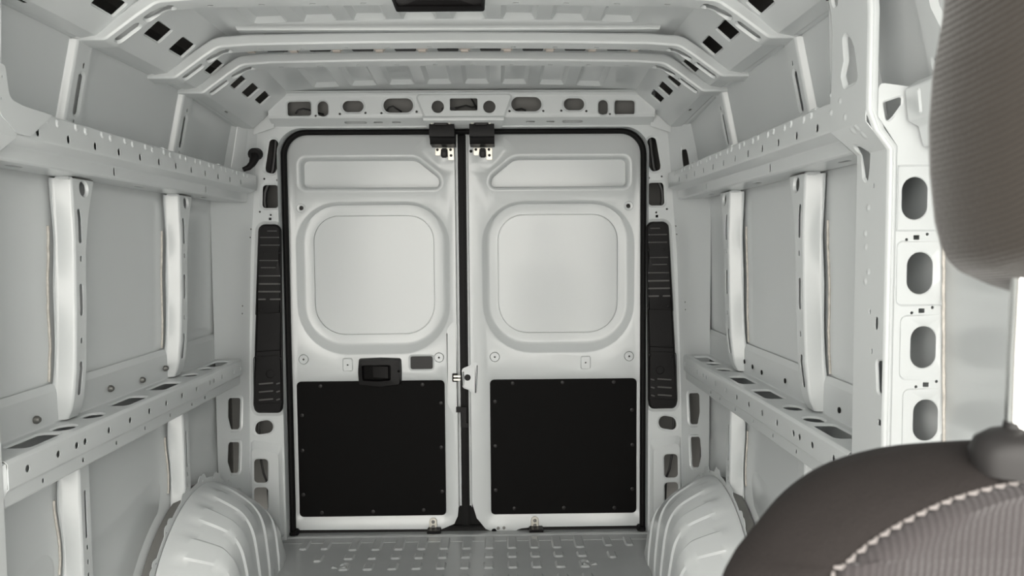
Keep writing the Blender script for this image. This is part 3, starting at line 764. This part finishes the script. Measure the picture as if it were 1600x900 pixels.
        slab('pocket_fill', off(hi, .004), lambda u, v, h: (-u, YD-.004-h, v), BOARD, hd, .004, .001)
        a = d2(608, 590); b = d2(583, 570.5)
        v, f = loft([[(-b[0], YD-.008, z), (-(b[0]*.7+a[0]*.3), YD-.018, z), (-(a[0]), YD-.030, z), (-a[0], YD-.012, z)] for z in (a[1]+.003, (a[1]+b[1])/2, b[1]-.003)])
        obj('lever', v, f, GREYP, hd, 40)
        p = onY(623, 580, YD-.034); disc('screw', (p.x, YD-.033, p.z), .006, .002, (0, -1, 0), BOARD, hd)
        # dark sheet set behind the small rectangular hole to blacken it
        plate('hole_dark_sheet', off(hq, .01), [], lambda u, v, h: (-u, YD+.012+h, v), GREYP, D)
        # lock plate recess along the closing edge and the striker
        lk = rnd([(.047, .95), (.085, .90), (.085, .57), (.047, .50)], [.02, .04, .05, .02], 5)
        v, f = loft([[(-u, YD-.0005, z) for u, z in off(lk, .004)], [(-u, YD-.004, z) for u, z in lk]]); obj('lock_plate', v, f, PAINT, D, 30)
        p = onY(711.5, 590, YD-.006)
        ls = empty('lock_striker'); ls.parent = D
        bbox('striker_pocket', p.x-.014, YD-.008, p.z-.019, p.x+.010, YD-.003, p.z+.019, BLACK, ls, .002)
        bbox('striker_loop', p.x-.008, YD-.020, p.z-.011, p.x+.024, YD-.006, p.z-.004, STEEL, ls, .002)
        bbox('striker_loop', p.x-.008, YD-.020, p.z+.004, p.x+.024, YD-.006, p.z+.011, STEEL, ls, .002)
    else:
        # latch housing on the closing edge
        lh_ = empty('lock_housing'); lh_.parent = D
        q = [d2r(*t) for t in ((723, 577), (733, 573), (745, 565.5), (744, 620), (733, 608), (724, 605))]
        o2 = rnd(q, [.012, .01, .008, .008, .01, .012], 4)
        v, f = loft([[(u, YD-.001, z) for u, z in off(o2, .004)], [(u, YD-.012, z) for u, z in o2], [(u, YD-.017, z) for u, z in off(o2, -.006)]]); obj('housing', v, f, PAINT, lh_, 50)
        p = onY(730.5, 590, YD-.018); disc('plug', (p.x, YD-.016, p.z), .014, .003, (0, -1, 0), BLACK, lh_, 20, .9)
        # black check bracket
        br = [d2r(*t) for t in ((713, 635), (729, 635), (729, 660), (731.5, 660.5), (731.5, 667), (721.5, 667), (721.5, 643), (713, 643))]
        slab('check_bracket', br, lambda u, v, h: (u, YD-.006-h, v), BLACK, D, .014, .002)
        # shoot-bolt at the foot of the door
        sb = empty('shoot_bolt'); sb.parent = D
        p = onY(772, 832, YD); slab('bolt_slot', rnd(box2(p.x-.011, p.z-.018, p.x+.011, p.z+.018), .010, 5), lambda u, v, h: (u, YD-.001-h, v), BOARD, sb, .002, .0005)
        tube('bolt_rod', [(p.x-.002, YD-.006, p.z+.006), (p.x-.002, YD-.006, p.z-.03)], .0032, STEEL, sb, 8)
        bbox('keeper', p.x+.040, YD-.008, p.z-.016, p.x+.060, YD-.001, p.z+.004, STEEL, sb, .001)
        for a in ((778.5, 825), (787.5, 824.5)):
            q = onY(*a, YD); disc('rivet', (q.x, YD-.001, q.z), .007, .003, (0, -1, 0), CAVITY, sb)

# ---- rubber round the opening and between the doors
sl = empty('weatherstrip'); tag(sl, 'black rubber weatherstrip running round the rear door opening', 'weatherstrip')
path = rnd([(-.776, .006), (-.776, 1.764), (.776, 1.764), (.776, .006)], .10, 10, False)
tube('edge_rubber', [(x, 3.225, z) for x, z in path], .0125, RUBBER, sl, 10, False, .016)
for s in (-1, 1): bbox('end_foot', s*.768-.016, 3.19, -.004, s*.768+.016, 3.245, .022, RUBBER, sl, .005)
cs = empty('centre_seal'); tag(cs, 'upright black rubber strip in the gap between the two rear doors', 'weatherstrip')
bbox('strip', -.029, 3.272, -.01, .004, 3.30, 1.76, RUBBER, cs, .006)
bbox('lip', -.016, 3.262, .10, -.006, 3.275, 1.74, RUBBER, cs, .003)
bbox('gap_light_block', -.075, 3.312, -.03, .05, 3.319, 1.79, RUBBER, cs, .002)  # unseen strip added to keep daylight out of the door gap
plate('foot_flap', [(-.13, -.02), (.09, -.02), (.05, .03), (.02, .10), (.018, .20), (-.044, .20), (-.05, .08), (-.075, .03)], [], lambda u, v, h: (u, 3.288-h, v), RUBBER, cs, .004)
bbox('sill_rubber', -.775, 3.268, -.05, .775, 3.286, .012, RUBBER, sl, .004)

# ================================================================== CORNER POST VENTS
for S, side in SIDES:
    vt = empty('vent_grille'); tag(vt, f'tall black plastic louvred vent cover on the {side} rear corner post', 'vent', 'vents on the rear corner posts')
    def V2(px, py): x, z = lxz(px, py, YP); return (S*x, z)
    q = rnd([V2(*t) for t in ((404, 350.5), (440, 350.5), (443, 630), (441, 645), (399, 645), (396, 632))], [.03, .03, .02, .03, .03, .02], 5)
    lp = [(off(q, -.008), .008, False)]
    slots = [(361, 418, 434, 0), (371, 407, 437, 0), (383, 407, 438, 0), (407, 406, 436, 0), (418, 408, 432, 0), (431, 405, 439, 0), (443.5, 405, 439, 0), (455.5, 404, 439, 0), (467.5, 404, 416.5, 0), (467.5, 422, 439, 0),
             (597.5, 405, 428, 1), (597.5, 432, 438.5, 1), (610, 405, 428, 1), (610, 432, 438.5, 1), (622.5, 405, 428, 1), (622.5, 432, 438.5, 1)]
    for py, a, b, tl in slots:
        u0, z0 = V2(a, py+tl*2.2); u1, z1 = V2(b, py+tl*0.2-(tl and 0)); hh = .0024 if not tl and py < 440 else .0034
        pts = [(u0, z0-hh), (u1, z1-hh), (u1, z1+hh), (u0, z0+hh)]; lp += [(rnd(pts, .003, 2), .008, True)]
    pn = rnd([V2(*t) for t in ((398.5, 491), (441, 487), (441.5, 547), (397.5, 550))], .01, 3); lp += [(pn, .008, False), (off(pn, -.003), .0045, False)]
    pn2 = rnd([V2(*t) for t in ((397.5, 557), (442, 554), (442, 628), (398, 632))], .01, 3)
    lp += [(off(circ(*V2(423, 584), .016, 16), .002), .008, False), (circ(*V2(423, 584), .016, 16), .0055, False)]
    plate('cover', q, lp, lambda u, v, h: (u, YP-.001-h, v), BLACK, vt, .002)
    # raised outline of the lower access panel, and clips
    ol = [(u, YP-.0095, z) for u, z in pn2]; tube('access_panel_rim', ol, .0016, BLACK, vt, 5, True)
    plate('slot_backing', off(q, -.006), [], lambda u, v, h: (u, YP+.008+h, v), CAVITY, vt, .001)  # added sheet; its dark grey keeps the vent slots dim
    for t in (V2(404, 563), V2(439, 560), V2(414, 395), V2(437, 395), V2(407.5, 484), V2(440, 483)): disc('clip', (t[0], YP-.009, t[1]), .006, .003, (0, -1, 0), BLACK, vt, 10)

# ================================================================== WHEEL ARCHES
SEC = [(.951, .452), (.935, .447), (.89, .425), (.84, .397), (.80, .370), (.777, .343), (.760, .308), (.749, .26), (.741, .20), (.733, .12), (.727, .03)]
def smooth_path(pl, n=4):
    out_ = []
    for i in range(len(pl)-1):
        p0 = Vector(pl[max(0, i-1)]); p1 = Vector(pl[i]); p2 = Vector(pl[i+1]); p3 = Vector(pl[min(len(pl)-1, i+2)])
        for k in range(n):
            t = k/n; out_.append(tuple(.5*((2*p1)+(p2-p0)*t+(2*p0-5*p1+4*p2-p3)*t*t+(3*p1-p0-3*p2+p3)*t**3)))
    return out_+[tuple(pl[-1])]
SEC = smooth_path(SEC)
for S, side in SIDES:
    wa = empty('wheel_arch'); tag(wa, f'ribbed white pressed wheel arch box on the floor against the {side} wall', 'wheel arch', 'wheel arches')
    # steps in angle: raised bands between pairs of edges
    edges = [(22, 1), (36, 0), (47, 1), (57, 0), (67, 1), (76, 0), (86, 1), (95, 0), (104, 1), (114, 0), (126, 1), (140, 0)]
    th = []; lvl = 0
    th.append((-6, 0)); th.append((10, 0))
    for a, l in edges:
        th.append((a-.55, lvl)); th.append((a+.55, l)); lvl = l
    th += [(160, 0), (186, 0)]
    dense = []
    for (a, la), (b, lb) in zip(th, th[1:]):
        n = max(1, int((b-a)/2.5))
        for k in range(n): dense.append((a+(b-a)*k/n, la+(lb-la)*k/n))
    dense.append(th[-1])
    rings = []
    for a, l in dense:
        t = math.radians(a); ring_ = []
        for i, (x, r_) in enumerate(SEC):
            fade = min(1, max(0, (.93-x)/.05))*min(1, r_/.12)
            rad = r_+.006*l*fade; xx = x-(.006*l*fade*min(1, max(0, (.36-r_)/.08)))
            ry = rad if rad > .37 else .37-(.37-rad)*.14
            ring_.append((S*xx, ARC[0]-ry*math.cos(t), ARC[1]+rad*math.sin(t)))
        rings.append(ring_)
    v, f = loft(rings, closed_rings=False, caps=False); obj('arch_pressing', v, f, PAINT, wa, 30)
    # inner cheek closing the disc
    # flange with scalloped tabs
    po = []; pi = []
    for k in range(241):
        a = 180*k/240; t = math.radians(a); tabs = .470+.022*max(0, math.sin(math.radians(a*20)))**.6*(1 if 20 < a < 165 else 0)*(.5+.5*abs(math.sin(a*.7)))
        po.append((ARC[0]-tabs*math.cos(t), ARC[1]+tabs*math.sin(t))); pi.append((ARC[0]-.449*math.cos(t), ARC[1]+.449*math.sin(t)))
    holes_ = []
    for a in range(30, 160, 13):
        t = math.radians(a); holes_ += hole(circ(ARC[0]-.464*math.cos(t), ARC[1]+.464*math.sin(t), .004, 6))
    plate('flange', po+list(reversed(pi)), holes_, lambda u, v, h, S=S: (S*(.953-h), u, v), PAINT, wa, .002)
    # outer housing between flange and skin
    v, f = loft([[(S*.955, ARC[0]-.46*math.cos(math.radians(a)), ARC[1]+.46*math.sin(math.radians(a))), (S*.998, ARC[0]-.445*math.cos(math.radians(a)), ARC[1]+.445*math.sin(math.radians(a)))] for a in range(0, 181, 6)], closed_rings=False, caps=False)
    obj('outer_housing', v, f, CAVITY, wa, 60)

# ================================================================== DRIVER'S SEAT
seat = empty('driver_seat'); tag(seat, 'dark grey cloth front seat with head restraint at the right edge, close to the camera', 'seat')
SX = .515
def lean(y, z): return y-(1.14-z)*.22
def onseat(a, b, y):
    p = onY(a, b, y)
    for _ in range(4): p = onY(a, b, lean(y, p.z))
    return (p.x, p.z)
so = [onseat(a, b, .47) for a, b in ((1500, 692), (1400, 705), (1300, 735), (1220, 785), (1160, 850), (1128, 900))]
ss = [onseat(a, b, .43) for a, b in ((1600, 755), (1500, 780), (1430, 812), (1370, 848), (1330, 880), (1310, 900))]
lo_ = [(SX, so[0][1]+.002)]+so+[(so[-1][0]-.011, 1.02), (so[-1][0]-.017, .94), (so[-1][0]-.014, .80), (so[-1][0], .60)]
ls_ = [(SX, ss[0][1]+.003)]+ss+[(.337, 1.03), (.332, .94), (.334, .80), (.345, .60)]
def dens(pl, n=5):          # Catmull-Rom through the half outline
    out_ = []
    for i in range(len(pl)-1):
        p0 = Vector(pl[i-1] if i else (2*SX-pl[1][0], pl[1][1])); p1 = Vector(pl[i]); p2 = Vector(pl[i+1]); p3 = Vector(pl[i+2] if i+2 < len(pl) else pl[i+1])
        for k in range(n):
            t = k/n; out_.append(tuple(.5*((2*p1)+(p2-p0)*t+(2*p0-5*p1+4*p2-p3)*t*t+(3*p1-p0-3*p2+p3)*t**3)))
    return out_+[pl[-1]]
def full(pl): h_ = dens(pl); return h_+[(2*SX-x, z) for x, z in reversed(h_[1:])]
OO = full(lo_); SS = full(ls_)
def sring(t, y, d=0):
    pl = [(a[0]+(b[0]-a[0])*t, a[1]+(b[1]-a[1])*t) for a, b in zip(OO, SS)]
    if d: pl = [(SX+(x-SX)*(1-d/.2), .9+(z-.9)*(1-d/.4)) for x, z in pl]
    return [(x, lean(y, z), z) for x, z in pl]
rings = [sring(0, .585, .07), sring(0, .575, .05), sring(0, .54, .03), sring(0, .50, .012), sring(0, .47), sring(.18, .452), sring(.45, .438), sring(.75, .431), sring(.95, .430), sring(1.02, .434)]
v, f = loft(rings); obj('backrest', v, f, CLOTH, seat, 60)
rings = [sring(1.0, .436), sring(1.05, .431), sring(1.13, .427), sring(1.3, .424), sring(1.6, .427)]
v, f = loft(rings); obj('ribbed_insert', v, f, RIBBED, seat, 60)
# double stitching along the seam
def along(pl, step):
    L = 0; out_ = []; nxt = 0
    for a, b in zip(pl, pl[1:]):
        a = Vector(a); b = Vector(b); d = (b-a).length
        if d < 1e-9: continue
        while nxt <= L+d:
            t = (nxt-L)/d; out_.append((a+(b-a)*t, (b-a).normalized())); nxt += step
        L += d
    return out_
st_parts = []
for p, tg in along(sring(.93, .4285), .0085):
    if p.z < .85: continue
    st_parts.append(tube_vf([p-tg*.0033+Vector((0, .002, 0)), p, p+tg*.0033+Vector((0, .002, 0))], [.0008, .0014, .0008], 6))
v, f = join_vf(st_parts); o = obj('stitching', v, f, THREAD, seat, 60); o['kind'] = 'stuff'; o['label'] = 'light grey double stitching'
# seat cushion below the frame, so the seat is whole
ro = [(SX-.26, .34), (SX+.26, .34), (SX+.26, .52), (SX-.26, .52)]; ro = rnd(ro, .05, 4)
v, f = loft([[(x, y, z) for x, z in off(ro, -d)] for d, y in ((.03, -.06), (0, -.02), (0, .2), (0, .46), (.03, .5))]); obj('cushion', v, f, CLOTH, seat, 60)
v, f = loft([[(SX+s*.20, y, z) for y, z in ((-.0, .0), (.45, .0), (.45, .36), (0, .36))] for s in (-1, 1)]); obj('seat_base', v, f, BLACK, seat, 30)
# head restraint
hr = empty('head_restraint'); hr.parent = seat
ho = [(onY(a, b, .465).x, onY(a, b, .465).z) for a, b in ((1600, 470), (1545, 445), (1500, 425), (1478, 405), (1464, 350), (1456, 270), (1454, 190), (1461, 100), (1477, 10))]
zc = 1.252
lft = [(SX, ho[0][1]-.006)]+ho[1:]+[(.432, 1.45), (.455, 1.468), (SX, 1.474)]
hout = lft+[(2*SX-x, z) for x, z in reversed(lft[1:-1])]; hout = rnd(hout, .02, 3)
rings = [[(x, y, z) for x, z in off(hout, -d)] for d, y in ((.06, .502), (.035, .50), (.012, .488), (0, .465), (.004, .435), (.012, .415), (.026, .400), (.045, .393), (.07, .391))]
v, f = loft(rings); obj('pad', v, f, HEADC, hr, 60)
px_ = onY(1592, 600, .44).x
for s in (px_, 2*SX-px_):
    tube('post', [(s, .44, 1.10), (s, .44, 1.20), (s, .437, 1.30)], .0068, CHROME, hr, 16)
    sl_ = [(.026, 1.130), (.027, 1.142), (.024, 1.150), (.016, 1.155), (.0085, 1.157), (.0078, 1.161)]
    v, f = loft([[(s+r_*math.cos(2*math.pi*k/24), .44+r_*.8*math.sin(2*math.pi*k/24), z) for k in range(24)] for r_, z in sl_]); obj('guide_sleeve', v, f, GREYP, hr, 50)

# ================================================================== SMALL FITTINGS
lm = empty('roof_lamp'); tag(lm, 'black plastic roof lamp housing with grey lens hanging at the first roof bow', 'lamp')
YL = 1.90
lo = [(onY(a, b, YL).x, onY(a, b, YL).z) for a, b in ((603, -30), (612, 0), (619, 18), (757, 17), (758, 0), (758, -30))]
lo = rnd(lo, [.01, .02, .006, .006, .02, .01], 4)
li = [(onY(a, b, YL).x, onY(a, b, YL).z) for a, b in ((640, -22), (652, 1), (718, 1), (726, -22))]; li = rnd(li, .006, 3)
plate('housing', lo, [(off(lo, -.008), .016, False), (off(li, .005), .020, False), (li, .012, True)], lambda u, v, h: (u, YL-h, v), BLACK, lm, .004)
slab('lens', off(li, -.001), lambda u, v, h: (u, YL-.004-h, v), LENS, lm, .012, .003)
bbox('mount', -.09, YL+.002, 1.91, .10, YL+.03, 1.945, BLACK, lm, .003)
hk = empty('cable_grommet'); tag(hk, 'black rubber cable boot on the left rear corner above the upper rail', 'grommet')
pts = [onY(a, b, y) for a, b, y in ((380, 265, 3.02), (388, 262, 3.03), (394, 256, 3.04), (397, 249, 3.05), (398, 243, 3.06))]
tube('boot', pts, [.009, .012, .014, .018, .020], BLACK, hk, 12)
tube('boot_collar', [pts[-1]-Vector((0, .01, -.004)), pts[-1]+Vector((0, .03, .010))], .025, BLACK, hk, 14)
cb = empty('wiring_loom'); tag(cb, 'thin black cables lying behind the holes of the rear header', 'cable')
def cpx(pts_, y): return [onY(a, b, y) for a, b in pts_]
for c in ([(462, 178), (466, 172), (474, 170), (484, 172), (494, 176), (506, 179)], [(604, 174), (608, 168), (614, 166), (620, 170), (628, 175)],
          [(706, 170), (716, 168), (728, 165), (738, 168), (745, 166)], [(735, 152), (740, 160), (744, 170)], [(805, 172), (815, 170), (822, 173)]):
    tube('cable', cpx(c, 3.14), .004, WIRE, cb, 6)
bbox('connector', -.09, 3.13, 1.835, -.03, 3.15, 1.85, WIRE, cb, .003)
for S, side in SIDES:
    cc = empty('post_cable'); tag(cc, f'black cable inside the holes of the {side} rear corner post', 'cable', 'cables in the rear corner posts')
    def K(l, y=3.195): return [(S*lxz(a, b, y)[0], y, lxz(a, b, y)[1]) for a, b in l]
    tube('cable', K([(431, 215), (429, 240), (426, 265), (420, 285), (414, 300), (413, 315), (415, 330)]), .010, WIRE, cc, 8)
    tube('cable', K([(404, 640), (404, 665), (406, 700), (408, 720), (412, 740), (418, 755), (420, 790)]), .005, WIRE, cc, 8)
